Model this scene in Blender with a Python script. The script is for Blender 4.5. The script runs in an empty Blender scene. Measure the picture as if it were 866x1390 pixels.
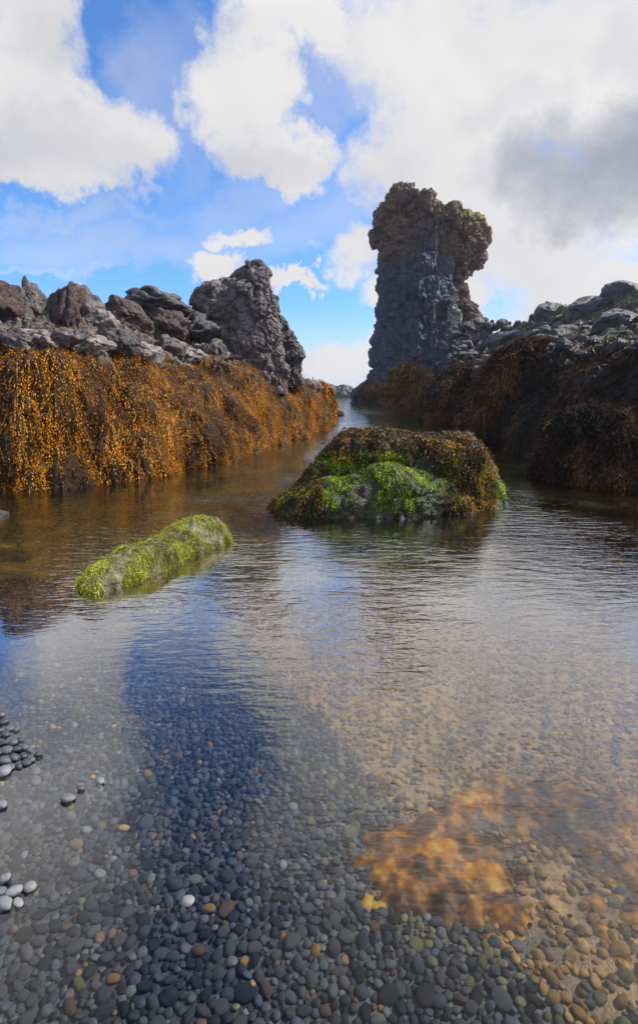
import bpy, math
import numpy as np
from mathutils import Vector, Euler
rad = math.radians
rng = np.random.default_rng(7)
sc = bpy.context.scene
COL = sc.collection

# ------------------------------------------------------------------ camera geometry
F, CX, CY, HY, H = 722.0, 433.0, 650.0, 527.0, 1.45
TH = math.atan((CY - HY) / F)
def ray(x, y):
    a, b = (x - CX) / F, -(y - CY) / F
    return np.array([a, math.cos(TH) + b * math.sin(TH), -math.sin(TH) + b * math.cos(TH)])
def P(x, y, d):                     # place seen at (x, y), d metres ahead
    r = ray(x, y); r = r * (d / r[1]); return np.array([r[0], r[1], r[2] + H])
def G(x, y, z=0.0):                 # place seen at (x, y) lying at height z
    r = ray(x, y); t = (z - H) / r[2]; return np.array([r[0] * t, r[1] * t, z])
def azel(x, y):
    r = ray(x, y); return math.atan2(r[0], r[1]), math.atan2(r[2], math.hypot(r[0], r[1]))

# ------------------------------------------------------------------ noise
def _hash(ix, iy, iz, s):
    h = (ix.astype(np.uint32) * np.uint32(374761393) + iy.astype(np.uint32) * np.uint32(668265263)
         + iz.astype(np.uint32) * np.uint32(2147483647) + np.uint32((s * 1274126177) & 0xffffffff))
    h = (h ^ (h >> np.uint32(13))) * np.uint32(1274126177)
    h = (h ^ (h >> np.uint32(15))) * np.uint32(2246822519)
    return ((h ^ (h >> np.uint32(16))) & np.uint32(0xffffff)).astype(np.float64) / 16777215.0
def vnoise(p, s=0):                 # value noise in -1..1
    i = np.floor(p).astype(np.int64); f = p - i; u = f * f * f * (f * (f * 6 - 15) + 10)
    r = 0
    for dx in (0, 1):
        wx = u[..., 0] if dx else 1 - u[..., 0]
        for dy in (0, 1):
            wy = u[..., 1] if dy else 1 - u[..., 1]
            for dz in (0, 1):
                wz = u[..., 2] if dz else 1 - u[..., 2]
                r = r + wx * wy * wz * _hash(i[..., 0] + dx, i[..., 1] + dy, i[..., 2] + dz, s)
    return r * 2 - 1
def fbm(p, o=4, s=0, g=.5):
    a, r, t = 1.0, 0, 0
    for k in range(o):
        r = r + a * vnoise(p * (2.03 ** k) + 17.3 * k, s + k); t += a; a *= g
    return r / t
def ridged(p, o=4, s=0, g=.5):
    a, r, t = 1.0, 0, 0
    for k in range(o):
        r = r + a * (1 - 2 * np.abs(vnoise(p * (2.03 ** k) + 9.1 * k, s + k))); t += a; a *= g
    return r / t
def cells(p, s=0):                  # F1, F2, random value of the nearest cell
    i = np.floor(p).astype(np.int64); n = p.shape[:-1]
    f1 = np.full(n, 9.0); f2 = np.full(n, 9.0); v = np.zeros(n)
    for dx in (-1, 0, 1):
        for dy in (-1, 0, 1):
            for dz in (-1, 0, 1):
                c = i + np.array([dx, dy, dz])
                q = c + np.stack([_hash(c[..., 0], c[..., 1], c[..., 2], s + k) for k in (1, 2, 3)], -1)
                d = np.sqrt(((q - p) ** 2).sum(-1)); w = _hash(c[..., 0], c[..., 1], c[..., 2], s + 9)
                m = d < f1
                f2 = np.where(m, f1, np.minimum(f2, d)); v = np.where(m, w, v); f1 = np.where(m, d, f1)
    return f1, f2, v
def sstep(a, b, x):
    t = np.clip((x - a) / (b - a), 0, 1); return t * t * (3 - 2 * t)

# ------------------------------------------------------------------ mesh helpers
def mesh(name, V, polys, mat=None, col=None, smooth=True):
    V = np.asarray(V, dtype=np.float32).reshape(-1, 3); polys = np.asarray(polys, dtype=np.int32)
    me = bpy.data.meshes.new(name); n, k = polys.shape
    me.vertices.add(len(V)); me.vertices.foreach_set('co', V.ravel())
    me.loops.add(n * k); me.loops.foreach_set('vertex_index', polys.ravel())
    me.polygons.add(n); me.polygons.foreach_set('loop_start', np.arange(0, n * k, k, dtype=np.int32))
    me.polygons.foreach_set('use_smooth', np.full(n, smooth))
    me.update(calc_edges=True)
    if col is not None:
        at = me.color_attributes.new('Col', 'FLOAT_COLOR', 'POINT')
        c = np.ones((len(V), 4), dtype=np.float32); c[:, :3] = col; at.data.foreach_set('color', c.ravel())
    if mat: me.materials.append(mat)
    return me
def link(name, data, parent=None, loc=(0, 0, 0), rot=None, label=None, cat=None, group=None, kind=None):
    o = bpy.data.objects.new(name, data); COL.objects.link(o); o.location = [float(v) for v in loc]
    if rot is not None: o.rotation_euler = rot
    if parent: o.parent = parent
    if label: o['label'] = label
    if cat: o['category'] = cat
    if group: o['group'] = group
    if kind: o['kind'] = kind
    return o
def gridfaces(nr, nc, wrap=False):
    r = np.arange(nr - 1)[:, None]; c = np.arange(nc if wrap else nc - 1)[None]
    c2 = (c + 1) % nc
    return np.stack(np.broadcast_arrays(r * nc + c, r * nc + c2, (r + 1) * nc + c2, (r + 1) * nc + c), -1).reshape(-1, 4)
def gnormals(V, wrap=False):
    if wrap:
        W = np.concatenate([V[:, -1:], V, V[:, :1]], 1); dc = (W[:, 2:] - W[:, :-2])
    else: dc = np.gradient(V, axis=1)
    n = np.cross(dc, np.gradient(V, axis=0)); l = np.linalg.norm(n, axis=-1, keepdims=True)
    return n / np.maximum(l, 1e-9)
def sample(V, polys, n, rg, z0=0.0):
    a, b, c, d = (V[polys[:, k]] for k in range(4))
    cr = np.cross(c - a, d - b); ar = np.linalg.norm(cr, axis=1)
    ar = ar * ((a[:, 2] + c[:, 2]) / 2 > z0); idx = rg.choice(len(polys), n, p=ar / ar.sum())
    u, v = rg.random((n, 1)), rg.random((n, 1))
    p = (a[idx] * (1 - u) + b[idx] * u) * (1 - v) + (d[idx] * (1 - u) + c[idx] * u) * v
    return p, cr[idx] / np.maximum(np.linalg.norm(cr[idx], axis=1, keepdims=True), 1e-9)

def fronds(p, n, rg, leaf, length, K, cols, lift=.02, spread=.35, colscale=1.4, stretch=.35, floor=None, wid=.5, jit=.4, mshift=0.0, lv=.35):
    """Hanging ribbons of small leaves: p, n = roots and normals; returns V, F, col."""
    N = len(p); g = np.array([0, 0, -1.0])
    t = g - n * (n @ g)[:, None]; t += rg.normal(0, .22, (N, 3)); t -= n * (t * n).sum(1, keepdims=True) * .8
    t /= np.maximum(np.linalg.norm(t, axis=1, keepdims=True), 1e-6)
    L = length * rg.uniform(.5, 1.3, (N, 1)); V, C = [], []
    q = np.stack([p[:, 0], p[:, 1], p[:, 2] * stretch], -1) * colscale
    m = fbm(q, 3, 31) * .9 + fbm(q * 4.3, 2, 71) * 1.0 + rg.normal(0, .2, N)
    m = np.clip(m * .62 + .5 + mshift, 0, 1); ks = np.linspace(0, 1, len(cols)); cols = np.array(cols)
    base = np.stack([np.interp(m, ks, cols[:, k]) for k in range(3)], -1)
    for k in range(K):
        s = (k + rg.random((N, 1)) * .7) / K
        c = p + t * L * s + n * lift * (.3 + rg.random((N, 1)) + .5 * s) + g * (.25 * L * s * s) + rg.normal(0, leaf * jit, (N, 3))
        ax = t + rg.normal(0, spread, (N, 3)); ax /= np.linalg.norm(ax, axis=1, keepdims=True)
        sd = np.cross(ax, n + rg.normal(0, .6, (N, 3))); sd /= np.maximum(np.linalg.norm(sd, axis=1, keepdims=True), 1e-6)
        sz = leaf * rg.uniform(.6, 1.5, (N, 1))
        quad = np.stack([c - ax * sz, c + sd * sz * wid + n * sz * .2, c + ax * sz, c - sd * sz * wid], 1)
        if floor is not None: quad[..., 2] = np.maximum(quad[..., 2], floor)
        V.append(quad); C.append(np.repeat((base * rg.uniform(1 - lv, 1 + lv, (N, 1)))[:, None], 4, 1))
    V = np.concatenate(V).reshape(-1, 3); C = np.concatenate(C).reshape(-1, 3)
    return V, np.arange(len(V)).reshape(-1, 4), C

# ------------------------------------------------------------------ materials
def newmat(name):
    m = bpy.data.materials.new(name); m.use_nodes = True; nt = m.node_tree; nt.nodes.clear()
    out = nt.nodes.new('ShaderNodeOutputMaterial')
    def nd(t, **kw):
        x = nt.nodes.new('ShaderNode' + t)
        for k, v in kw.items():
            if k.startswith('i_'): x.inputs[k[2:].replace('_', ' ')].default_value = v
            else: setattr(x, k, v)
        return x
    return m, nt, nd, nt.links.new, out
def ramp(nd, stops):
    r = nd('ValToRGB'); e = r.color_ramp.elements
    while len(e) < len(stops): e.new(.5)
    for k, (p, c) in enumerate(stops): e[k].position = p; e[k].color = (*c, 1)
    return r
def rock_mat(name, cols, scale=1.0, bump=.05, rough=.6, stretch=(1, 1, 1), patch=None, pscale=.8, pcover=.55, up=None, upcover=.6, spec=.5, under=None, uscale=.3):
    m, nt, nd, lk, out = newmat(name)
    tc = nd('TexCoord'); mp = nd('Mapping'); mp.inputs['Scale'].default_value = [scale * s for s in stretch]
    lk(tc.outputs['Object'], mp.inputs[0])
    n1 = nd('TexNoise', i_Scale=2.2, i_Detail=9.0, i_Roughness=.68, i_Distortion=.5); lk(mp.outputs[0], n1.inputs[0])
    r = ramp(nd, [(x, c) for x, c in zip(np.linspace(.3, .7, len(cols)), cols)]); lk(n1.outputs[0], r.inputs[0])
    c = r.outputs[0]
    n3 = nd('TexNoise', i_Scale=14.0, i_Detail=8.0, i_Roughness=.75); lk(mp.outputs[0], n3.inputs[0])
    mr = nd('MapRange', i_From_Min=.3, i_From_Max=.7, i_To_Min=.45, i_To_Max=1.6); lk(n3.outputs[0], mr.inputs[0])
    mx = nd('VectorMath', operation='MULTIPLY'); lk(c, mx.inputs[0]); lk(mr.outputs[0], mx.inputs[1]); c = mx.outputs[0]
    def layer(c, fac, colr):
        k = nd('MixRGB'); lk(fac, k.inputs[0]); lk(c, k.inputs[1]); k.inputs[2].default_value = (*colr, 1); return k.outputs[0]
    if patch:
        n2 = nd('TexNoise', i_Scale=pscale, i_Detail=8.0, i_Roughness=.7, i_Distortion=.3); lk(tc.outputs['Object'], n2.inputs[0])
        q = nd('MapRange', i_From_Min=pcover, i_From_Max=pcover + .06); lk(n2.outputs[0], q.inputs[0]); c = layer(c, q.outputs[0], patch)
    if up:
        ge = nd('NewGeometry'); sp = nd('SeparateXYZ'); lk(ge.outputs['Normal'], sp.inputs[0])
        n4 = nd('TexNoise', i_Scale=3.0, i_Detail=7.0, i_Roughness=.7); lk(tc.outputs['Object'], n4.inputs[0])
        ad = nd('Math', operation='MULTIPLY_ADD'); lk(n4.outputs[0], ad.inputs[0]); ad.inputs[1].default_value = 1.2; lk(sp.outputs[2], ad.inputs[2])
        q = nd('MapRange', i_From_Min=upcover + .5, i_From_Max=upcover + .8); lk(ad.outputs[0], q.inputs[0]); c = layer(c, q.outputs[0], up)
    if under:
        at = nd('Attribute', attribute_name='Col'); ru = ramp(nd, [(.3, [v * uscale for v in under]), (.7, under)]); lk(n3.outputs[0], ru.inputs[0])
        k = nd('MixRGB'); lk(at.outputs['Fac'], k.inputs[0]); lk(c, k.inputs[1]); lk(ru.outputs[0], k.inputs[2]); c = k.outputs[0]
    b = nd('BsdfPrincipled', i_Roughness=rough); b.inputs['Specular IOR Level'].default_value = spec; lk(c, b.inputs['Base Color'])
    vo = nd('TexVoronoi', i_Scale=7.0, feature='DISTANCE_TO_EDGE'); lk(mp.outputs[0], vo.inputs[0])
    vm = nd('MapRange', i_From_Max=.12); lk(vo.outputs[0], vm.inputs[0])
    s = nd('Math', operation='MULTIPLY_ADD'); lk(vm.outputs[0], s.inputs[0]); s.inputs[1].default_value = .12; lk(n1.outputs[0], s.inputs[2])
    s2 = nd('Math', operation='MULTIPLY_ADD'); lk(n3.outputs[0], s2.inputs[0]); s2.inputs[1].default_value = .5; lk(s.outputs[0], s2.inputs[2])
    bp = nd('Bump', i_Strength=1.0, i_Distance=bump); lk(s2.outputs[0], bp.inputs['Height']); lk(bp.outputs[0], b.inputs['Normal'])
    rr = nd('MapRange', i_From_Min=.3, i_From_Max=.7, i_To_Min=rough - .18, i_To_Max=rough + .2); lk(n3.outputs[0], rr.inputs[0]); lk(rr.outputs[0], b.inputs['Roughness'])
    lk(b.outputs[0], out.inputs[0]); return m
def col_mat(name, rough=.4, transl=.0, bump=0.0, bscale=60, spec=.5, coat=0.0):
    m, nt, nd, lk, out = newmat(name)
    at = nd('Attribute', attribute_name='Col'); b = nd('BsdfPrincipled', i_Roughness=rough); b.inputs['Specular IOR Level'].default_value = spec
    b.inputs['Coat Weight'].default_value = coat
    c = at.outputs['Color']
    tc = nd('TexCoord'); n = nd('TexNoise', i_Scale=float(bscale), i_Detail=5.0, i_Roughness=.7); lk(tc.outputs['Object'], n.inputs[0])
    mr = nd('MapRange', i_From_Min=.3, i_From_Max=.7, i_To_Min=.7, i_To_Max=1.3); lk(n.outputs[0], mr.inputs[0])
    mx = nd('VectorMath', operation='MULTIPLY'); lk(c, mx.inputs[0]); lk(mr.outputs[0], mx.inputs[1]); c = mx.outputs[0]
    lk(c, b.inputs['Base Color'])
    if bump:
        bp = nd('Bump', i_Strength=1.0, i_Distance=bump); lk(n.outputs[0], bp.inputs['Height']); lk(bp.outputs[0], b.inputs['Normal'])
    if transl:
        t = nd('BsdfTranslucent'); lk(c, t.inputs[0]); k = nd('MixShader'); k.inputs[0].default_value = transl
        lk(b.outputs[0], k.inputs[1]); lk(t.outputs[0], k.inputs[2]); lk(k.outputs[0], out.inputs[0])
    else: lk(b.outputs[0], out.inputs[0])
    return m

LAVA = rock_mat('lava_rock', [(.02, .016, .018), (.08, .062, .062), (.20, .165, .165), (.36, .31, .30)], 1.0, .11, .5, patch=(.10, .035, .022), pscale=1.1, pcover=.56)
LAVA_RED = rock_mat('red_lava_rock', [(.02, .012, .012), (.085, .045, .042), (.17, .10, .09)], 1.2, .10, .55)
LAVA_PALE = rock_mat('pale_lava_rock', [(.07, .055, .052), (.22, .18, .17), (.40, .35, .31)], 1.3, .06, .6, patch=(.32, .16, .05), pscale=1.5, pcover=.6)
LAVA_DARK = rock_mat('dark_lava_rock', [(.015, .013, .016), (.05, .042, .046), (.10, .085, .088)], 1.4, .06, .5, up=(.12, .10, .08), upcover=.85)
BASALT = rock_mat('shade_blue_basalt', [(.010, .014, .036), (.026, .036, .080), (.055, .068, .125)], .35, .30, .6, stretch=(1.6, 1.6, .28), patch=(.055, .045, .05), pscale=.22, pcover=.6, under=(.15, .08, .065), uscale=.25)  # the blue of shade and haze is put into the shaft's rock colour
CAPROCK = rock_mat('brown_cap_rock', [(.03, .016, .014), (.14, .068, .053), (.28, .16, .135)], .45, .25, .7)
SLATE = rock_mat('blue_grey_rubble', [(.014, .016, .022), (.035, .038, .052), (.09, .09, .115)], 1.0, .08, .36, patch=(.05, .03, .025), pscale=.9, pcover=.6, up=(.15, .145, .155), upcover=.85)  # paler up-facing tone paints highlights onto the boulders
WEEDROCK = rock_mat('weed_stained_rock', [(.008, .006, .005), (.022, .014, .008), (.05, .03, .012)], 1.5, .06, .75, stretch=(1, 1, .4), spec=.15)
SUNSTREAK = rock_mat('painted_sunlit_rock', [(.06, .055, .07), (.25, .23, .25), (.5, .48, .5)], 1.0, .08, .7)  # pale rock colour for the painted sunlit strip on the stack
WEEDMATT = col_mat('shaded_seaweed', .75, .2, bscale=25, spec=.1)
WEED = col_mat('wet_seaweed', .5, .2, bscale=25, spec=.14)
ALGAE = col_mat('green_algae', .55, .3, bscale=40, spec=.25)
GUANO_CRUST = col_mat('pale_crust', .7, 0)
GRASS = col_mat('cliff_moss', .7, .35, bscale=8)
STONE = col_mat('wet_pebble', .3, 0, .0012, 45, .5)
BEDSTONE = col_mat('sunken_pebble', .7, 0, .002, 60, .1)

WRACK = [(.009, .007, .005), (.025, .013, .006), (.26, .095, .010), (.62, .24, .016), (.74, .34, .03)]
WRACKSHADE = [(.007, .005, .006), (.016, .011, .010), (.034, .02, .014), (.10, .052, .025), (.26, .12, .045)]  # wrack colours darkened to put the right bank's shade into them

# ------------------------------------------------------------------ rock builders
def pillar(rows, d, ratio=.8, nth=260, nz=220, amp=.1, cell=1.2, flute=0, seed=0, topk=.12, power=2.3, below=.5, yoff=None, camp=.5, fscale=2.2, hd=None):
    """Free-standing rock mass d metres away whose silhouette runs through rows (y, left, right)."""
    rows = sorted(rows, key=lambda r: -r[0])
    zz, cx, hw = [], [], []
    for y, xl, xr in rows:
        a, b = P(xl, y, d), P(xr, y, d); zz.append(a[2]); cx.append((a[0] + b[0]) / 2); hw.append(abs(b[0] - a[0]) / 2)
    zz, cx, hw = map(np.array, (zz, cx, hw)); z0, z1 = min(zz[0], -below), zz[-1]
    nt = max(12, nz // 6)
    z = np.concatenate([np.linspace(z0, z1, nz), np.full(nt, z1)])
    X = np.interp(z, zz, cx); W = np.interp(z, zz, hw)
    W = np.where(z < zz[0], W * (1 + .12 * (zz[0] - z)), W)
    k = np.linspace(0, 1, nt + 1)[1:]; W[nz:] *= np.maximum(np.cos(k * math.pi / 2), .002) ; z = z.copy(); z[nz:] += topk * hw[-1] * np.sin(k * math.pi / 2)
    th = np.linspace(0, 2 * math.pi, nth, endpoint=False)
    c, s = np.cos(th), np.sin(th); rr = (np.abs(c) ** power + np.abs(s) ** power) ** (-1 / power)
    V = np.zeros((len(z), nth, 3)); D = W * ratio
    if hd is not None:
        D = np.interp(z, zz, hd); D[nz:] *= np.maximum(np.cos(k * math.pi / 2), .002)
    yo = np.zeros(len(z)) if yoff is None else np.interp(z, zz, yoff)
    V[..., 0] = X[:, None] + W[:, None] * rr * c; V[..., 1] = d + yo[:, None] + D[:, None] * rr * s; V[..., 2] = z[:, None]
    return rough(V, True, amp, cell, flute, seed, camp, fscale)
def rough(V, wrap, amp, cell, flute=0, seed=0, camp=.5, fscale=2.2):
    n = gnormals(V, wrap); p = V / cell
    wv = np.stack([fbm(p * 1.3, 3, seed + 50 + k) for k in range(3)], -1)
    f1, f2, v = cells(p * 1.6 + wv * .45, seed); g1, g2, u = cells(p * 4.1 + wv, seed + 4)
    dsp = amp * (1.3 * fbm(p * .8, 4, seed) + .7 * ridged(p * 2.1, 5, seed + 20, .55) + camp * ((v - .5) * 1.6 - .7 * np.exp(-(f2 - f1) / .06))
                 + camp * .45 * ((u - .5) * 1.3 - .8 * np.exp(-(g2 - g1) / .08)) + .16 * fbm(p * 13, 3, seed + 80, .7))
    if flute:
        q = np.stack([V[..., 0], V[..., 1], V[..., 2] * .12], -1) * fscale
        dsp = dsp + flute * (ridged(q, 3, seed + 60) + .5 * ridged(q * 2.7, 2, seed + 66))
    V = V + n * dsp[..., None] + wv * amp * .35
    return V, gridfaces(V.shape[0], V.shape[1], wrap)

def ico(sub):
    import bmesh
    bm = bmesh.new(); bmesh.ops.create_icosphere(bm, subdivisions=sub, radius=1)
    V = np.array([v.co[:] for v in bm.verts]); Fc = np.array([[v.index for v in f.verts] for f in bm.faces]); bm.free(); return V, Fc
ICO = {k: ico(k) for k in (1, 2, 3, 4, 5, 6)}
def boulder(size, seed, sub=4, amp=.09, planes=15, sharp=14):
    rg = np.random.default_rng(seed); D, Fc = ICO[sub]
    pn = rg.normal(size=(planes, 3)); pn /= np.linalg.norm(pn, axis=1, keepdims=True); pd = rg.uniform(.55, 1.0, planes)
    dot = np.maximum(D @ pn.T, 1e-3) / pd
    r = 1 / ((dot ** sharp).sum(1) + .9 ** sharp) ** (1 / sharp)
    V = D * r[:, None]; wv = np.stack([fbm(V * 1.4 + seed, 3, k) for k in range(3)], -1)
    f1, f2, v = cells(V * 2.1 + seed + wv * .3, seed)
    V = V + D * (amp * (.5 * fbm(V * 2 + seed, 4, 3) + .45 * ridged(V * 3.1 + seed, 4, 5) + 1.7 * (v - .5) - .9 * np.exp(-(f2 - f1) / .05)))[:, None] + wv * amp * .5
    return V * np.asarray(size), Fc

def add_rock(name, VF, mat, label, cat='rock', group=None, att=None):
    """VF in world space; the thing's origin is put at the middle of its foot."""
    V, Fc = VF; sh = V.reshape(-1, 3); o = np.array([sh[:, 0].mean(), sh[:, 1].mean(), max(sh[:, 2].min(), 0)])
    return link(name, mesh(name, sh - o, Fc, mat, None if att is None else np.repeat(att.reshape(-1, 1), 3, 1)), loc=o, label=label, cat=cat, group=group), sh, Fc, o
def add_weed(parent, o, sh, Fc, n, leaf, length, K, cols, mat=WEED, name='seaweed', keep=None, seed=1, z0=-.02, label=None, **kw):
    rg = np.random.default_rng(seed); p, nr = sample(sh, Fc, n, rg, z0)
    ctr = sh.mean(0)
    if keep is not None:
        k = keep(p, nr, rg); p, nr = p[k], nr[k]
    V, Fq, C = fronds(p, nr, rg, leaf, length, K, cols, **kw)
    return link(name, mesh(name, V - o, Fq, mat, C, smooth=False), parent, label=label)

exec_order = []
# ------------------------------------------------------------------ LEFT ledge
def catmull(pts, n):
    pts = np.array(pts, float); t = np.arange(len(pts)); x = np.linspace(0, len(pts) - 1, n)
    p = np.concatenate([[2 * pts[0] - pts[1]], pts, [2 * pts[-1] - pts[-2]]]); i = np.clip(x.astype(int), 0, len(pts) - 2); f = (x - i)[:, None]
    a, b, c, d = p[i], p[i + 1], p[i + 2], p[i + 3]
    return .5 * (2 * b + (c - a) * f + (2 * a - 5 * b + 4 * c - d) * f ** 2 + (3 * b - a - 3 * c + d) * f ** 3)
def pxof(p):
    v = np.asarray(p) - np.array([0, 0, H]); yc = v[..., 1] * math.cos(TH) - v[..., 2] * math.sin(TH); zc = v[..., 1] * math.sin(TH) + v[..., 2] * math.cos(TH)
    return CX + F * v[..., 0] / yc, CY - F * zc / yc
def ledge(base, side, h1px, h2px, b1, b2, b3, ns, nr, amp, cell, seed, flute, bulge):
    """Swept shore ledge: base = waterline (x, y); h1px / h2px = lip and crest outlines."""
    B = catmull(base, ns); T = np.gradient(B, axis=0); T /= np.linalg.norm(T, axis=1, keepdims=True)
    N = np.stack([-T[:, 1], T[:, 0]], -1) * side
    N = np.stack([np.convolve(np.pad(N[:, k], 40, 'edge'), np.ones(81) / 81, 'valid') for k in (0, 1)], -1); N /= np.linalg.norm(N, axis=1, keepdims=True)
    def height(xy, outl):
        z = np.full(len(xy), 2.0); ox, oy = np.array(outl, float).T
        for _ in range(5):
            px, _y = pxof(np.column_stack([xy, z])); py = np.interp(px, ox, oy)
            b = -(py - CY) / F; yy = math.cos(TH) + b * math.sin(TH); zz = -math.sin(TH) + b * math.cos(TH); z = H + xy[:, 1] * zz / yy
        return z
    lip, cr = B + N * b1, B + N * b2; z1, z2 = height(lip, h1px), height(cr, h2px)
    z1 = np.maximum(z1, .25); z2 = np.maximum(z2, z1 * .7)
    prof = []
    for (off, z) in ((-.25, -.8 + 0 * z1), (-.02, 0 * z1), (b1 * .14, z1 * .36), (b1 * .42, z1 * .70), (b1 * .75, z1 * .90), (b1, z1), (b1 + (b2 - b1) * .35, z1 + (z2 - z1) * .22), (b1 + (b2 - b1) * .65, z1 + (z2 - z1) * .6), (b2, z2), (b2 + .5, z2 * .97), (b3, z2 * .5), (b3 + 1.5, -.8 + 0 * z1)):
        prof.append(np.column_stack([B + N * off, z]))
    prof = np.array(prof); V = np.stack([catmull(prof[:, k], nr) for k in range(ns)], 1)
    if side < 0: V = V[:, ::-1]
    n = gnormals(V); w = (1 - sstep(.8, 1.15, V[..., 2] / np.maximum(np.interp(np.arange(ns), np.arange(ns), z1 if side > 0 else z1[::-1])[None], .2)))
    q = np.stack([V[..., 0], V[..., 1], V[..., 2] * .6], -1)
    q = q + .5 * np.stack([fbm(q * .8, 2, seed + 30 + k) for k in range(3)], -1); f1, f2, v = cells(q * .95, seed + 7)
    V = V + n * (bulge * (.55 - f1) * w)[..., None]
    Vr, Fc = rough(V, False, amp, cell, flute, seed)
    Vk, _ = rough(V, False, amp * .45, cell, flute * 1.0, seed)
    return Vr * (1 - w[..., None]) + Vk * w[..., None], Fc, w
xy = lambda x, y: G(x, y)[:2]
def undercoat(V, lip, spread):
    px, py = pxof(V.reshape(-1, 3)); lim = np.interp(px, *np.array(lip, float).T) + fbm(V.reshape(-1, 3) * 1.3, 3, 5) * spread - 4
    return sstep(-7, 7, py - lim)
def facesin(sh, Fc, x0, x1, y0, y1, dmax):
    q = sh[Fc[:, 0]]; px, py = pxof(q); return Fc[(q[:, 2] > -.1) & (px > x0) & (px < x1) & (py > y0) & (py < y1) & (q[:, 1] < dmax) & (q[:, 1] > .5)]
baseL = [(-9.5, 3.5), (-7.2, 6.0), xy(-60, 668), xy(75, 661), xy(170, 650), xy(250, 634), xy(330, 615), xy(395, 594), (.0, 19.5), (.1, 24)]
crestL = [(-600, 395), (0, 424), (60, 438), (150, 438), (250, 436), (300, 440), (380, 474), (404, 500), (430, 519), (470, 523)]
lipL = [(-600, 440), (0, 455), (60, 468), (150, 482), (250, 492), (330, 496), (400, 506), (430, 522), (470, 527)]
VL, FL, wL = ledge(baseL, 1, lipL, crestL, 1.6, 3.2, 5.2, 1000, 380, .17, .85, 3, .15, .9)
t, sh, Fc, o = add_rock('rock_ledge', (VL, FL), rock_mat('ledge_rock', [(.02, .014, .012), (.075, .055, .048), (.20, .165, .15), (.38, .32, .28)], 1.1, .10, .55, patch=(.20, .085, .025), pscale=1.6, pcover=.57, spec=.25, under=(.065, .03, .009)),
    'long jagged lava ledge draped in golden orange seaweed along the left side of the inlet', 'rock ledge', att=undercoat(VL, lipL, 34))
wf = wL[:-1, :-1].reshape(-1)
def keepL(p, n, rg):
    _, py = pxof(p); px, _ = pxof(p); lim = np.interp(px, *np.array(lipL, float).T) + fbm(p * 1.3, 3, 5) * 36 - 6
    d = np.hypot(p[:, 0], p[:, 1])
    return ((py > lim) | (rg.random(len(p)) < .05)) & (d < 26) & (px > -60)
Fs = facesin(sh, FL, -50, 470, 430, 720, 26)
add_weed(t, o, sh, Fs, 115000, .016, .42, 8, WRACK, keep=keepL, seed=4, z0=-.03, lift=.05, stretch=.12, colscale=2.2, spread=.16, jit=.25, wid=.36, mshift=.08, lv=.2, floor=-.03, label='golden orange and dark brown wrack hanging in long vertical tresses')

# rocks standing on the left ledge
def stone(name, x, y, w, h, d, mat, label, seed, sub=5, rot=0, deep=1.0, amp=.1, group=None, planes=11, cat='rock', sharp=34, cast=None):
    if cast is not None:
        hit = None; yq = y
        while (hit is None or hit[0] is None) and yq < y + 50: hit = cast.ray_cast(Vector((0, 0, H)), Vector(ray(x, yq)).normalized()); yq += 4
        if hit[0] is not None: d = min(d + 1.5, hit[0].y)
    c = P(x, y, d); s = d / F
    V, Fc = boulder((1, 1, 1), seed, sub, amp, planes, sharp)
    V = V / np.abs(V).max(0); V = V * np.array([w / 2 * s, w / 2 * s * deep, h / 2 * s])
    o = link(name, mesh(name, V, Fc, mat), loc=c, rot=(0, rad(rot), 0), label=label, cat=cat, group=group); return o
V, Fc = pillar([(354, 338, 351), (361, 326, 360), (372, 312, 367), (386, 290, 371), (395, 268, 374), (415, 262, 377), (440, 263, 380), (470, 268, 384), (505, 280, 390), (530, 285, 392)], 16.0, .5, 400, 340, .13, .9, .04, 11, .06, 2.6, -1.3, camp=.8)
add_rock('rock_peak', (V, Fc), LAVA, 'tall jagged lava peak at the right end of the left ledge, highest point there', 'rock')
V, Fc = pillar([(428, 372, 386), (440, 366, 395), (458, 364, 403), (485, 362, 408), (520, 362, 413)], 16.9, .8, 240, 200, .11, .7, .03, 14, .1, 2.4, -1.5, camp=.8)
add_rock('rock_shoulder', (V, Fc), LAVA_DARK, 'dark blocky rock leaning against the right foot of the tall left peak', 'rock')
from mathutils.bvhtree import BVHTree
bvL = BVHTree.FromPolygons([Vector(v) for v in VL.reshape(-1, 3)], [tuple(int(i) for i in f) for f in FL])
G1 = 'lava rocks along the crest of the left ledge'
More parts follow.
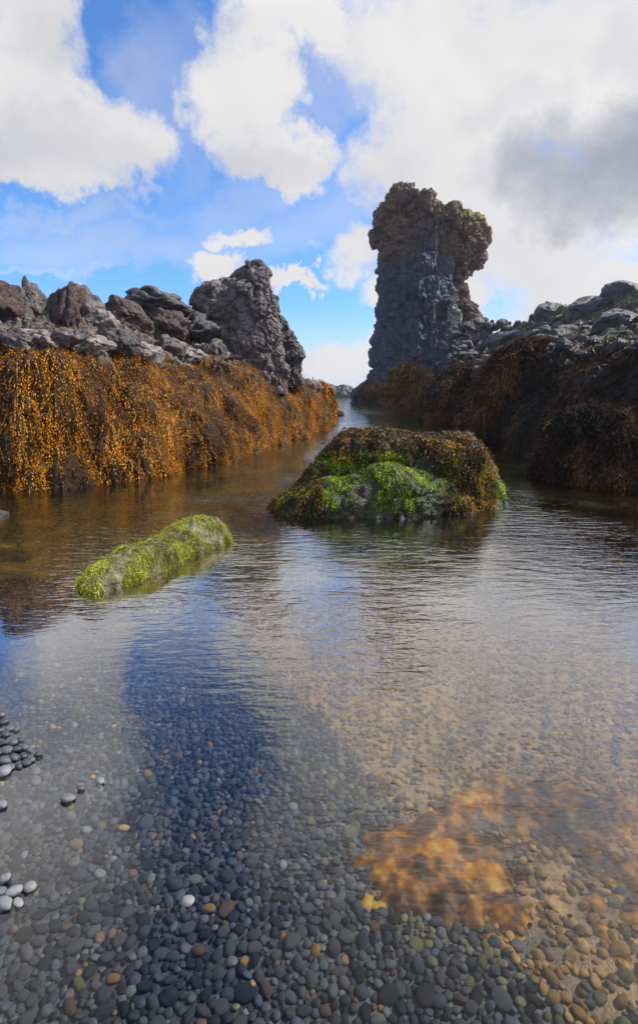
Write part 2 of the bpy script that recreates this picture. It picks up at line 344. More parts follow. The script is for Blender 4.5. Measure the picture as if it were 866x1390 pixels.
for i, (x, y, w, h, d, m, lab, rot) in enumerate([
    (-6, 408, 62, 52, 9.4, LAVA_RED, 'reddish brown lump of lava at the far left edge on top of the ledge', 10),
    (20, 432, 40, 44, 10.2, LAVA, 'low grey rock in the notch between the red lump and the pointed rock', -20),
    (47, 422, 42, 88, 10.6, LAVA, 'small pointed grey rock rising near the left end of the left crest', -8),
    (88, 424, 40, 80, 11.2, LAVA_RED, 'dark reddish slab just right of the small pointed rock', 18),
    (114, 424, 48, 72, 11.6, LAVA, 'square topped grey rock in the middle of the left crest', 5),
    (140, 440, 46, 50, 12.0, LAVA_PALE, 'pale fractured rock right of the square topped rock', -15),
    (172, 428, 52, 42, 12.6, LAVA_RED, 'dark red leaning slab beside the rounded dark boulder', 25),
    (216, 415, 84, 42, 13.6, LAVA_DARK, 'rounded dark boulder with a low dome shape on the left crest', 4),
    (186, 446, 50, 34, 12.0, LAVA_RED, 'red brown block lying below the rounded dark boulder', -12),
    (232, 446, 66, 40, 12.8, LAVA_RED, 'purple brown block between the rounded boulder and the tall peak', 10),
    (270, 452, 50, 44, 13.6, LAVA_DARK, 'dark block at the left foot of the tall peak', -18),
    (60, 462, 70, 30, 9.9, LAVA_PALE, 'pale whitish rock shelf above the seaweed near the left end', 6),
    (130, 470, 66, 30, 10.6, LAVA_PALE, 'pale cracked block just above the orange seaweed in the middle left', -8),
    (195, 478, 60, 28, 11.4, LAVA_PALE, 'pale wedge of rock below the red brown block', 10),
    (255, 484, 58, 30, 12.6, LAVA_PALE, 'pale angular rock under the left foot of the tall peak', -5),
    (30, 470, 50, 30, 9.6, LAVA, 'grey fractured rock low on the rock band near the left edge', 12),
    (98, 462, 44, 34, 10.6, LAVA, 'dark grey wedge between the two pale rocks in the left half of the rock band', -14),
    (165, 466, 46, 32, 11.4, LAVA_DARK, 'dark wedge left of the red brown block', 20),
    (228, 474, 44, 32, 12.2, LAVA, 'cracked grey rock between two pale wedges above the seaweed', -6),
    (285, 478, 44, 34, 13.8, LAVA, 'mauve grey rock in the lap of the tall peak', 14),
    (345, 498, 46, 30, 15.0, LAVA_PALE, 'ochre block at the foot of the right face of the tall peak', -10),
    (312, 486, 60, 28, 14.2, LAVA_PALE, 'ochre stained pale rock at the seaweed line under the tall peak', 8)]):
    stone('lava_rock', x, y, w * (1.0 if m == LAVA_PALE else 1.2), h * (1.0 if m == LAVA_PALE else 1.2), d, m, lab, 200 + i, 5, rot, .9, .17, G1, cast=bvL)

# far low reefs left of the channel
G2 = 'low weed covered rocks at the mouth of the channel'
V, Fc = pillar([(519, 425, 432), (524, 414, 444), (532, 410, 450), (548, 408, 453)], 27, .9, 160, 90, .08, .7, 0, 21, .3)
t, sh, f, o = add_rock('weed_covered_rock', (V, Fc), WEEDROCK, 'low brown weedy rock at the far tip of the left ledge', 'rock', G2)
add_weed(t, o, sh, f, 5000, .05, .3, 4, WRACK, seed=31, lift=.06)
V, Fc = pillar([(524, 445, 470), (528, 436, 486), (532, 430, 496)], 95, .5, 160, 60, .35, 2.0, 0, 22, .1)
add_rock('skerry', (V, Fc), LAVA_DARK, 'flat dark skerry on the horizon between the ledge and the sea stack', 'rock', G2)
V, Fc = pillar([(556, 450, 458), (559, 446, 464), (562, 445, 467)], 29, 1.2, 90, 40, .04, .5, 0, 23, .3, below=.3)
add_rock('small_rock', (V, Fc), WEEDROCK, 'tiny brown rock alone in the middle of the far channel', 'rock')

# ------------------------------------------------------------------ SEA STACK
SD = 52.0
st = link('sea_stack', None, loc=(P(560, 545, SD)[0], SD, 0), label='tall dark blue sea stack with overhanging mossy brown cap beyond the channel', cat='sea stack')
so = np.array(st.location)
V, Fc = pillar([(308, 550, 592), (318, 532, 606), (345, 522, 609), (375, 521, 608), (400, 520, 610), (450, 515, 618), (490, 510, 638), (515, 500, 652), (530, 493, 664), (545, 487, 676)], SD - .3, .8, 520, 460, .55, 3.2, .42, 41, .1, 2.2, .5, fscale=.75, camp=.7, hd=[4.2, 4.1, 4.0, 3.9, 3.7, 3.5, 3.4, 3.3, 3.0, 2.4])
def toph(V, a, b, s):
    q = V.reshape(-1, 3); za, zb = P(560, a, SD)[2], P(560, b, SD)[2]
    return np.repeat(sstep(za, zb, q[:, 2] + s * fbm(q * .45, 4, 77))[:, None], 3, 1)
link('shaft', mesh('shaft', V.reshape(-1, 3) - so, Fc, BASALT, toph(V, 372, 325, 3.2)), st)
V, Fc = pillar([(266, 538, 564), (270, 528, 576), (277, 522, 584), (287, 517, 591), (296, 513, 620), (303, 511, 642), (312, 511, 649), (328, 512, 653), (345, 517, 652), (356, 530, 650), (370, 580, 643), (386, 602, 631), (398, 606, 620)], SD - .1, .85, 480, 360, .55, 2.6, .12, 43, .08, 2.4, -9.0, camp=1.0, hd=[1, 1.2, 1.6, 2.0, 2.3, 2.7, 3.0, 3.2, 3.1, 2.9, 2.6, 2.2, 1.6])
capV = V.reshape(-1, 3); link('cap', mesh('cap', capV - so, Fc, CAPROCK), st); capF = Fc
V, Fc = pillar([(388, 618, 634), (402, 614, 636), (416, 612, 646), (432, 610, 652), (455, 606, 668), (500, 600, 690)], SD + .3, .8, 260, 200, .4, 1.5, 0, 45, .1, 2.2, -3.0)
link('buttress', mesh('buttress', V.reshape(-1, 3) - so, Fc, CAPROCK), st)
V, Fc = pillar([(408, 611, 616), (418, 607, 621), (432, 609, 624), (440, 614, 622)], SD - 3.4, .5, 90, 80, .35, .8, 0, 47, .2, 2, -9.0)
link('painted_sunlit_face', mesh('painted_sunlit_face', V.reshape(-1, 3) - so, Fc, SUNSTREAK), st, label='pale streak of painted sunlight on the right side of the stack')  # added pale piece, paints a sunlit strip on the stack
GR = [(.02, .025, .008), (.04, .05, .012), (.09, .12, .02), (.2, .28, .03)]
add_weed(st, so, capV, capF, 22000, .055, .12, 3, GR, GRASS, 'moss', keep=lambda p, n, rg: (n[:, 2] > .5) & (fbm(p * .6, 3, 5) > -.15), seed=8, lift=.04, spread=1.2, z0=1)
def keepmg(p, n, rg):
    return (n[:, 2] > .3) & (p[:, 2] < 16.9) & (p[:, 2] > P(600, 315, SD)[2]) & (p[:, 0] > P(586, 300, SD)[0])
add_weed(st, so, capV, capF, 16000, .065, .15, 3, [(.12, .2, .02), (.3, .42, .03), (.5, .62, .05)], GRASS, 'bright_moss', keep=keepmg, seed=9, lift=.05, spread=1.0, z0=1, label='sunlit yellow green moss on the lower right shoulder of the cap')  # brighter copy of the moss colours, painting sunlight on this shoulder

# ------------------------------------------------------------------ RIGHT side
baseR = [(8.6, 4.2), (7.4, 6.4), xy(905, 655), xy(780, 636), xy(690, 612), xy(640, 590), xy(600, 571), xy(575, 560), (8.5, 48), (9, 60)]
crestR = [(480, 500), (600, 470), (640, 436), (690, 443), (715, 442), (755, 426), (800, 414), (866, 396), (1000, 370), (1500, 330)]
lipR = [(480, 520), (600, 520), (650, 500), (700, 475), (760, 470), (800, 478), (866, 470), (1000, 450), (1500, 430)]
VR, FR, wR = ledge(baseR[::-1][1:], 1, lipR, crestR, 1.6, 8.5, 13, 900, 360, .28, 1.3, 63, .07, .5)
t, sh, Fc, o = add_rock('rock_slope', (VR, FR), rock_mat('slope_rock', [(.012, .011, .014), (.035, .03, .036), (.085, .075, .085)], .9, .12, .45, patch=(.05, .03, .018), pscale=.7, pcover=.52, spec=.25, under=(.016, .010, .007)),
    'dark rocky slope climbing up along the right side of the inlet', 'rock slope', att=undercoat(VR, lipR, 22))
rockR = t
def keepR(p, n, rg):
    px, py = pxof(p); lim = np.interp(px, *np.array(lipR, float).T) + fbm(p * .8, 3, 5) * 22 - 4
    return (py > lim) & (px > 480) & (px < 960) & (fbm(p * 1.3, 3, 91) > -.5)
add_weed(t, o, sh, facesin(sh, FR, 560, 900, 400, 720, 40), 70000, .04, .4, 6, WRACKSHADE, WEEDMATT, keep=keepR, seed=5, lift=.06, stretch=.15, floor=-.03, wid=.24, jit=.2, spread=.16, label='dark brown wrack hanging in the shade')

def weedrock(rows, d, label, n, leaf, seed, cols=WRACKSHADE, ratio=.8, amp=.12, cell=.8, flute=.04, group=None, length=.35, name='weed_covered_rock', K=6, **kw):
    V, Fc = pillar(rows, d, ratio, 300, 220, amp, cell, flute, seed, **kw)
    t, sh, f, o = add_rock(name, (V, Fc), WEEDROCK, label, 'rock', group)
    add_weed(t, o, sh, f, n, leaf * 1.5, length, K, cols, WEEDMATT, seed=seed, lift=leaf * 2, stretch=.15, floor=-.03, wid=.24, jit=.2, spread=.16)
    return t, sh, f, o
G3 = 'seaweed draped rock masses along the right bank'
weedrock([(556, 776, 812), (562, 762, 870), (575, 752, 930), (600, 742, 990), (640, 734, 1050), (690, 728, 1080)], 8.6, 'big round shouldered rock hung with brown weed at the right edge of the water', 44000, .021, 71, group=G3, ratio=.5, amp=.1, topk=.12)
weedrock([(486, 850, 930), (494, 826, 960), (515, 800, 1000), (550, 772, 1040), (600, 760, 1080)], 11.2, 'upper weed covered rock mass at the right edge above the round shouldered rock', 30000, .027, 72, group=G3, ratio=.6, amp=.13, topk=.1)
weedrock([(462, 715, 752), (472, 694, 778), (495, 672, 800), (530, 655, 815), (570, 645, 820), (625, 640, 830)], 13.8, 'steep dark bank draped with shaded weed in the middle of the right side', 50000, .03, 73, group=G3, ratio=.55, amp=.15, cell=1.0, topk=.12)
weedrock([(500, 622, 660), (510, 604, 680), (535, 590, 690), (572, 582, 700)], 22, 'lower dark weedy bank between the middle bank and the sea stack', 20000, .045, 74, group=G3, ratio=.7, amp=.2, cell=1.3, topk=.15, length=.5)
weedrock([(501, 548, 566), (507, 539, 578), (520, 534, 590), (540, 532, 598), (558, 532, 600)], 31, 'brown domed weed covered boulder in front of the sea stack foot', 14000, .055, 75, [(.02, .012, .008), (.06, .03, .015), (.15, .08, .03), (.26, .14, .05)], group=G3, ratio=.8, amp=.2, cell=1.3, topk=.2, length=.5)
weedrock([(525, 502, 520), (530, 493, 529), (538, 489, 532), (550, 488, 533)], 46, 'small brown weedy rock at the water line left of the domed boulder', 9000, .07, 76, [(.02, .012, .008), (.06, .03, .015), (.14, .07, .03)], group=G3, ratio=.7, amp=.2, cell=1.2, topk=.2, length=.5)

# rubble on the right slope: each boulder a thing
protos = [mesh('boulder', *boulder((1, 1, .85), 500 + k, 4, .075, 9 + k, 40), SLATE, smooth=False) for k in range(8)]
from mathutils.bvhtree import BVHTree
bv = BVHTree.FromPolygons([Vector(v) for v in VR.reshape(-1, 3)[:]], [tuple(int(i) for i in f) for f in FR])
G4 = 'grey boulders strewn over the right slope'
prom = {(748, 424): 'big pale pyramid shaped boulder on the skyline of the right slope', (800, 425): 'broad blue grey boulder on the skyline right of the pale pyramid boulder',
        (845, 405): 'topmost dark boulder on the skyline at the right edge', (838, 440): 'large faceted grey boulder at the right edge below the skyline',
        (690, 462): 'smooth rounded dark boulder at the left end of the right slope', (772, 436): 'whitish boulder wedged under the pale pyramid boulder'}
spots = [(x, y, w) for (x, y), w in zip(prom, (34, 56, 50, 50, 44, 24))]
r2 = np.random.default_rng(12); tries = 0
while len(spots) < 150 and tries < 4000:
    tries += 1
    x = r2.uniform(612, 900); top = np.interp(x, *np.array(crestR, float).T); lo = np.interp(x, *np.array(lipR, float).T)
    y = top + (r2.random() ** 1.1) * max(lo - top + 12, 20) - 4; w = r2.uniform(9, 34) * (.5 + .7 * sstep(680, 840, x))
    if all((x - a) ** 2 + ((y - b) * 1.4) ** 2 > ((w + c) * .34) ** 2 for a, b, c in spots): spots.append((x, y, w))
cam = Vector((0, 0, H))
for i, (x, y, w) in enumerate(spots):
    dr = Vector(ray(x, y)).normalized(); hit = bv.ray_cast(cam, dr)
    yy = y
    while hit[0] is None and yy < y + 60:
        yy += 3; hit = bv.ray_cast(cam, Vector(ray(x, yy)).normalized())
    if hit[0] is None or hit[0].y > 60: continue
    d = hit[0].y; s = w * d / F / 2 * 1.15
    lab = prom.get((x, y))
    if not lab:
        where = 'on the skyline of' if y < np.interp(x, *np.array(crestR, float).T) + 9 else ('on the upper part of' if x > 750 else 'low on the left part of')
        size = 'small' if w < 15 else ('medium sized' if w < 24 else 'large')
        lab = f'{size} angular grey boulder {where} the right slope'
    b = link('boulder', protos[i % 8], loc=(hit[0].x, d, P(x, min(y, yy), d)[2] - s * .12), rot=(r2.uniform(-.5, .5), r2.uniform(-.5, .5), r2.uniform(0, 6.3)), label=lab, cat='boulder', group=G4)
    b.scale = (s, s * r2.uniform(.8, 1.1), s * r2.uniform(.65, 1.0))
# dry scrub / moss tufts among the rubble
def keeps(p, n, rg):
    px, py = pxof(p); top = np.interp(px, *np.array(crestR, float).T)
    return (px > 600) & (px < 900) & (py < top + 75) & (fbm(p * .8, 3, 17) > .12)
add_weed(rockR, o if False else np.array(rockR.location), sh, facesin(sh, FR, 600, 900, 380, 560, 60), 40000, .045, .12, 3, [(.02, .025, .01), (.06, .06, .02), (.12, .11, .04)], GRASS, 'moss', keep=keeps, seed=19, lift=.12, spread=1.2)

# ------------------------------------------------------------------ CENTRE BOULDER
V, Fc = pillar([(592, 468, 630), (598, 460, 640), (610, 448, 652), (630, 432, 663), (650, 415, 673), (668, 400, 679), (690, 385, 681), (702, 380, 680)], 7.05, .52, 560, 360, .065, .62, .02, 81, .03, 3.0, .45, hd=[.80, .79, .77, .74, .70, .66, .60, .54])
t, sh, Fc, o = add_rock('mossy_boulder', (V, Fc), rock_mat('boulder_rock', [(.01, .008, .005), (.035, .025, .01), (.08, .05, .02)], 3, .03, .4, patch=(.03, .045, .006), pscale=2.2, pcover=.5), 'large dark boulder with bright green algae and brown weed in the middle of the pool', 'boulder')
V2, Fc2 = pillar([(628, 508, 536), (640, 480, 570), (655, 432, 600), (668, 396, 625), (680, 374, 640), (692, 362, 650), (702, 358, 655)], 6.34, .5, 300, 160, .045, .5, .0, 86, .1, 2.2, .4, hd=[.5, .5, .46, .42, .36, .28, .2])
link('lower_slab', mesh('lower_slab', V2.reshape(-1, 3) - o, Fc2, bpy.data.materials['boulder_rock']), t)
sh2 = V2.reshape(-1, 3); nv = len(sh); sh = np.concatenate([sh, sh2]); Fc = np.concatenate([Fc, Fc2 + nv])
def kc(lo, hi, f):
    def k(p, n, rg):
        px, py = pxof(p); return f(p, n, px, py, rg)
    return k
green = lambda p, n, px, py, rg: (((px > 380) & (px < 625) & (py > 612) & (py < 690) & (fbm(p * 2.3, 3, 61) + .35 - .008 * np.abs(py - 640 - .15 * (px - 520)) > 0)) | ((px > 650) & (py > 628) & (py < 672))) & (rg.random(len(p)) < .95)
add_weed(t, o, sh, Fc, 60000, .0085, .07, 4, [(.02, .035, .006), (.08, .14, .008), (.30, .44, .015), (.66, .76, .04)], ALGAE, 'algae', keep=kc(0, 0, green), seed=82, lift=.007, colscale=3, stretch=.8, spread=.8, label='bright green algae on the front of the boulder')  # brightest greens stand in for sunlight on the slab
brown = lambda p, n, px, py, rg: ((((n[:, 2] > .6) & ((px < 440) | (py < 625))) | (py < 603 + 10 * fbm(p * 3, 2, 4)) | ((px > 600) & (px < 668) & (py > 605) & (py < 700))) & (rg.random(len(p)) < .9))
add_weed(t, o, sh, Fc, 42000, .013, .14, 5, [(.010, .008, .005), (.022, .014, .006), (.06, .03, .008), (.22, .10, .012), (.45, .24, .02)], keep=kc(0, 0, brown), seed=83, lift=.013, colscale=2.6, stretch=.6, spread=.4, lv=.25, floor=-.02, label='brown and golden weed over the top and right shoulder')
pale = lambda p, n, px, py, rg: (np.abs(px - np.interp(py, [588, 610, 640, 665], [636, 652, 668, 680])) < 4) & (py < 650) & (n[:, 1] < .3)
add_weed(t, o, sh, Fc, 60000, .006, .02, 2, [(.10, .08, .07), (.3, .25, .22), (.42, .36, .32)], GUANO_CRUST, keep=kc(0, 0, pale), seed=85, lift=.02, colscale=6, name='pale_crust', label='thin pale band of bare rock running down the right shoulder')
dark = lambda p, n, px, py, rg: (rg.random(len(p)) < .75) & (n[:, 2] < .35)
add_weed(t, o, sh, Fc, 26000, .011, .12, 4, [(.008, .007, .004), (.02, .016, .006), (.035, .04, .008)], keep=kc(0, 0, dark), seed=84, lift=.01, colscale=2.6, floor=-.02, name='shade_dark_weed')  # weed on steep faces coloured dark to paint the boulder's shaded front

# ------------------------------------------------------------------ LONG LOW ROCK (green)
a, b = G(108, 803), G(294, 727); ax = b - a; Ln = np.linalg.norm(ax); ax /= Ln; sd = np.array([-ax[1], ax[0], 0])
u = np.linspace(0, 1, 300); th = np.linspace(0, 2 * math.pi, 200, endpoint=False)
prof = np.interp(u, [0, .03, .1, .25, .45, .55, .65, .8, .93, .98, 1], [0.02, .12, .19, .235, .23, .205, .23, .26, .21, .13, .01])
hp = np.interp(u, [0, .03, .1, .3, .5, .6, .8, .95, 1], [.02, .09, .15, .19, .18, .21, .29, .21, .02])
V = a + ax * (u * Ln)[:, None, None] + sd * (prof[:, None] * np.cos(th)[None])[..., None] + np.array([0, 0, 1]) * (hp[:, None] * np.sin(th)[None])[..., None]
V = V - sd * .03; V, Fc = rough(V, True, .022, .28, 0, 91)
t, sh, Fc, o = add_rock('long_low_rock', (V, Fc), rock_mat('algae_rock', [(.03, .03, .012), (.12, .10, .04), (.26, .22, .10)], 6, .012, .5), 'long low rock covered in yellow green algae lying in the water at left', 'rock')
ll = lambda p, n, rg: (p[:, 2] > .03) & (fbm(p * 8, 3, 12) > -.1)
add_weed(t, o, sh, Fc, 20000, .007, .085, 4, [(.10, .07, .025), (.18, .18, .02), (.38, .42, .02), (.62, .60, .07)], ALGAE, 'algae', keep=ll, seed=92, lift=.004, colscale=6, stretch=1, spread=.3, wid=.35, floor=-.01)
V2 = a + ax * ((u * 1.04 - .02) * Ln)[:, None, None] + sd * ((prof[:, None] * 1.5 + .05) * np.cos(th)[None])[..., None] + np.array([0, 0, 1]) * ((hp[:, None] * .28) * np.sin(th)[None])[..., None]
V2 = V2 + sd * .05 - np.array([0, 0, .10]); V2, Fc2 = rough(V2, True, .022, .25, 0, 93)
link('submerged_skirt', mesh('submerged_skirt', V2.reshape(-1, 3) - o, Fc2, rock_mat('skirt_rock', [(.06, .04, .01), (.2, .11, .02), (.3, .18, .04)], 5, .01, .5)), t)
# small stones at the left edge
stone('shore_stone', 2, 664, 36, 16, 7.9, LAVA_PALE, 'small pale stone at the left edge where the ledge meets the water', 301, 4, 0, .9)
stone('shore_stone', -8, 700, 44, 22, 6.0, LAVA_DARK, 'dark half sunk stone cut by the left edge of the view', 302, 4, 0, .9)

# ------------------------------------------------------------------ SEABED
def bed(x, y):
    p = np.stack([x, y, 0 * x], -1)
    z = -.07 - .10 * sstep(-1.2, 1.2, x) * sstep(4, .5, y) - .33 * sstep(1.6, 7, y) - 1.0 * sstep(9, 45, y) - 4 * sstep(60, 300, y)
    z = z + .02 * fbm(p * 1.5, 2, 3) + .07 * fbm(p * .7, 2, 4) * sstep(3, 6, y) + .9 * sstep(.6, -6, y)
    c = G(6, 1010); z = z + .062 * np.exp(-((x - c[0] + .15) ** 2 / .12 + (y - c[1]) ** 2 / .05))
    c = G(8, 1210); z = z + .055 * np.exp(-((x - c[0] + .06) ** 2 / .03 + (y - c[1]) ** 2 / .02))
    return z
gx = np.concatenate([-np.geomspace(1500, 7, 22), np.arange(-6.5, 8.5, .035), np.geomspace(9, 1500, 22)])
gy = np.concatenate([-np.geomspace(400, 3, 12), np.arange(-2, 0.5, .25), np.arange(.5, 12, .03), np.geomspace(12.1, 2000, 60)])
X, Y = np.meshgrid(gx, gy); Z = bed(X, Y); V = np.stack([X, Y, Z], -1); pv = V.reshape(-1, 3)
px, py = pxof(np.where(pv[:, 1:2] > .4, pv, [0, 1, 0])); far = pv[:, 1] > .4
n1 = fbm(pv * [1.8, 1.8, 0], 4, 7); n2 = fbm(pv * [7, 7, 0], 4, 8, .7)
def inorange(x, y):                    # 0 pebble grey .. 1 ochre bed, boundary follows a world-space line
    A, B = G(330, 900, -.15), G(640, 1300, -.15); d = B - A; nrm = np.array([d[1], -d[0]]) / math.hypot(d[0], d[1])
    s = -((x - A[0]) * nrm[0] + (y - A[1]) * nrm[1]); return s
sgn = 1 if inorange(2.0, 1.5) > 0 else -1
so_ = inorange(pv[:, 0], pv[:, 1]) * sgn
w_o = sstep(-.05, .3, so_ + .2 * n1) * sstep(5.2, 3.4, pv[:, 1] + .4 * n1)
c_p = np.array([.035, .035, .040]); c_o = np.array([.22, .12, .045]); c_k = np.array([.05, .035, .010])
w_k = sstep(3.0, 5.0, pv[:, 1] + 1.2 * n1)
c = c_p + 0 * pv
c = c * (1 - w_o[:, None]) + c_o * w_o[:, None]
pc = G(720, 1170, -.15); wp = np.exp(-((pv[:, 0] - pc[0]) ** 2 / .22 + (pv[:, 1] - pc[1]) ** 2 / .12)) * w_o * (.75 + .5 * n1); c = c * (1 - np.clip(wp, 0, 1)[:, None]) + np.array([.14, .06, .015]) * np.clip(wp, 0, 1)[:, None]
kg = np.stack([np.interp(n1 + .6 * n2, [-.6, -.1, .2, .6], v) for v in ([.012, .03, .11, .26], [.016, .045, .10, .14], [.004, .008, .012, .02])], -1)
c = c * (1 - w_k[:, None]) + kg * w_k[:, None]; c = c * (1 + .9 * n2)[:, None]
refl_dk = sstep(1.5, .6, np.hypot((pv[:, 0] - .9) / 1.6, pv[:, 1] - 6.0))[:, None]; c = c * (1 - .6 * refl_dk)  # bed darkened around the boulder's front to paint its dark reflection
deep = sstep(20, 60, pv[:, 1])[:, None]; c = c * (1 - deep) + np.array([.02, .035, .045]) * deep
beach = sstep(.4, -.5, pv[:, 1])[:, None]; c = c * (1 - beach) + c_p * beach
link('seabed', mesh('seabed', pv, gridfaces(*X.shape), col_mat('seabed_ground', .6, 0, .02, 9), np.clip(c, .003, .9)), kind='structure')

# ------------------------------------------------------------------ PEBBLES
PCOL = {'dark grey': (.018, .018, .023), 'blue grey': (.034, .039, .054), 'mid grey': (.050, .048, .056), 'light grey': (.09, .087, .092), 'reddish brown': (.075, .045, .038), 'ochre': (.19, .105, .042), 'olive yellow': (.085, .078, .045)}
PW = {'dark grey': .32, 'blue grey': .19, 'mid grey': .385, 'light grey': .05, 'reddish brown': .035, 'ochre': .01, 'olive yellow': .01}
names = list(PCOL); pcs = np.array([PCOL[k] for k in names])
def pebble_shapes(sub, n, seed):
    rg = np.random.default_rng(seed); out = []
    for k in range(n):
        D, Fc = ICO[sub]; r = 1 + .16 * vnoise(D * 1.1 + k * 7.7, k) + .06 * vnoise(D * 2.3 + k, k)
        out.append(D * r[:, None] * [1, rg.uniform(.62, .9), rg.uniform(.42, .6)])
    return out, Fc
r3 = np.random.default_rng(5)
# dart throwing on a grid of cells, big ones first
pts = []
cellsz = .064; buckets = {}
def tryadd(x, y, r):
    i, j = int(x // cellsz), int(y // cellsz)
    for a_ in (-1, 0, 1):
        for b_ in (-1, 0, 1):
            for (qx, qy, qr) in buckets.get((i + a_, j + b_), ()):
                if (x - qx) ** 2 + (y - qy) ** 2 < ((r + qr) * .70) ** 2: return False
    buckets.setdefault((i, j), []).append((x, y, r)); pts.append((x, y, r)); return True
for (r0, r1, n) in ((.023, .030, 400), (.017, .023, 9000), (.012, .017, 60000), (.008, .012, 140000)):
    for _ in range(n):
        y = r3.uniform(.75, 4.6); hw = .75 * y + .45
        x = r3.uniform(-hw, hw); tryadd(x, y, r3.uniform(r0, r1))
pts = np.array(pts)
so2 = inorange(pts[:, 0], pts[:, 1]) * sgn
nz = fbm(np.column_stack([pts[:, :2] * 1.6, 0 * pts[:, 0]]), 3, 9)
keep = (r3.random(len(pts)) < sstep(4.4, 2.6, pts[:, 1] + .8 * nz)) & (so2 + .25 * nz < .18) | (r3.random(len(pts)) < .62); pts, so2 = pts[keep], so2[keep]
cid = r3.choice(len(names), len(pts), p=[PW[k] for k in names])
edge = (so2 > -.15); cid = np.where(edge & (r3.random(len(pts)) < .3), 6, cid); cid = np.where((so2 > .10) & (r3.random(len(pts)) < .72), 5, cid); cid = np.where((so2 > .15) & (r3.random(len(pts)) < .2), 4, cid)
zb = bed(pts[:, 0], pts[:, 1]) + pts[:, 2] * .3
ppx, ppy = pxof(np.column_stack([pts[:, :2], zb])); inv = (ppx > -5) & (ppx < 871) & (ppy < 1392)
app = np.where(inv, pts[:, 2] / np.hypot(pts[:, 1], H), 0); order = np.argsort(-app); near = order[:285]; rest = order[285:]
shp, shF = pebble_shapes(3, 7, 3)
pmesh = {}
for ci, nm in enumerate(names):
    for k, s in enumerate(shp):
        pmesh[ci, k] = mesh('pebble', s, shF, BEDSTONE, np.tile(pcs[ci] * (.85 + .05 * k), (len(s), 1)))
for q in near:
    ci = int(cid[q]); x, y, r = pts[q]
    size = 'large' if r > .024 else ('medium' if r > .020 else 'small')
    o_ = link('pebble', pmesh[ci, int(r3.integers(7))], loc=(x, y, zb[q]), rot=(r3.normal(0, .22), r3.normal(0, .22), r3.uniform(0, 6.3)),
              label=f'{size} {names[ci]} rounded pebble under clear water in the foreground', cat='pebble', group='submerged pebbles in the foreground')
    o_.scale = (r, r, r)
def pebble_stuff(idx, sub, name, label):
    sh, fF = pebble_shapes(sub, 7, 4); sh = np.array(sh); n = len(idx); k = r3.integers(7, size=n)
    Vv = sh[k]; ang = r3.uniform(0, 6.28, n); tx = r3.normal(0, .25, n); ty = r3.normal(0, .25, n)
    ca, sa = np.cos(ang)[:, None], np.sin(ang)[:, None]
    x, y, z = Vv[..., 0] * ca - Vv[..., 1] * sa, Vv[..., 0] * sa + Vv[..., 1] * ca, Vv[..., 2]
    z = z + x * tx[:, None] + y * ty[:, None]; r = pts[idx, 2][:, None]
    Vv = np.stack([x * r + pts[idx, 0][:, None], y * r + pts[idx, 1][:, None], z * r + zb[idx][:, None]], -1)
    C = np.repeat((pcs[cid[idx]] * r3.uniform(.6, 1.5, (n, 1)))[:, None], Vv.shape[1], 1).reshape(-1, 3)
    Fa = (fF[None] + (np.arange(n) * Vv.shape[1])[:, None, None]).reshape(-1, 3)
    link(name, mesh(name, Vv.reshape(-1, 3), Fa, BEDSTONE, C), label=label, kind='stuff')
pebble_stuff(rest[pts[rest, 1] < 2.0], 2, 'pebble_bed', 'countless small rounded pebbles covering the shallow bed in the foreground')
pebble_stuff(rest[pts[rest, 1] >= 2.0], 1, 'pebble_bed', 'countless small pebbles on the bed farther out under the sky reflections')
print('PEBBLES', len(pts))
# pebbles that break the surface
def emerg(x, y, w, colr, label, seed, group=None, zup=.006, mat=STONE, asp=.7):
    c = G(x, y, zup); r = w * .76 / 2 * np.linalg.norm(c - [0, 0, H]) / F; rg = np.random.default_rng(seed)
    s = shp[seed % 7]; key = ('e', colr, seed % 7)
    if key not in pmesh: pmesh[key] = mesh('pebble', s, shF, mat, np.tile(colr, (len(s), 1)))
    o_ = link('pebble', pmesh[key], loc=c, rot=(rg.normal(0, .15), rg.normal(0, .15), rg.uniform(-.6, .6)), label=label, cat='pebble', group=group); o_.scale = (r, r * 1.05, r)
GE = 'dark wet pebbles breaking the surface at the left edge'
cl = [(4, 980, 14), (14, 988, 11), (8, 996, 12), (22, 990, 9), (4, 1008, 12), (18, 1008, 13), (28, 1004, 8), (10, 1018, 15), (24, 1016, 12), (34, 1014, 10), (20, 1028, 14), (8, 1032, 16), (33, 1026, 10), (40, 1018, 8), (36, 1035, 11), (14, 1041, 12), (52, 1024, 12), (44, 1031, 8), (-4, 1022, 14), (2, 970, 10), (26, 1040, 9), (-6, 992, 12)]
for k, (x, y, w) in enumerate(cl):
    emerg(x, y, w + 2, ((.05, .05, .06), (.09, .09, .10))[k % 2], 'small dark wet pebble in the cluster rising from the water at the left edge', 10 + k, GE)
GP = 'pale pebbles standing clear of the water'
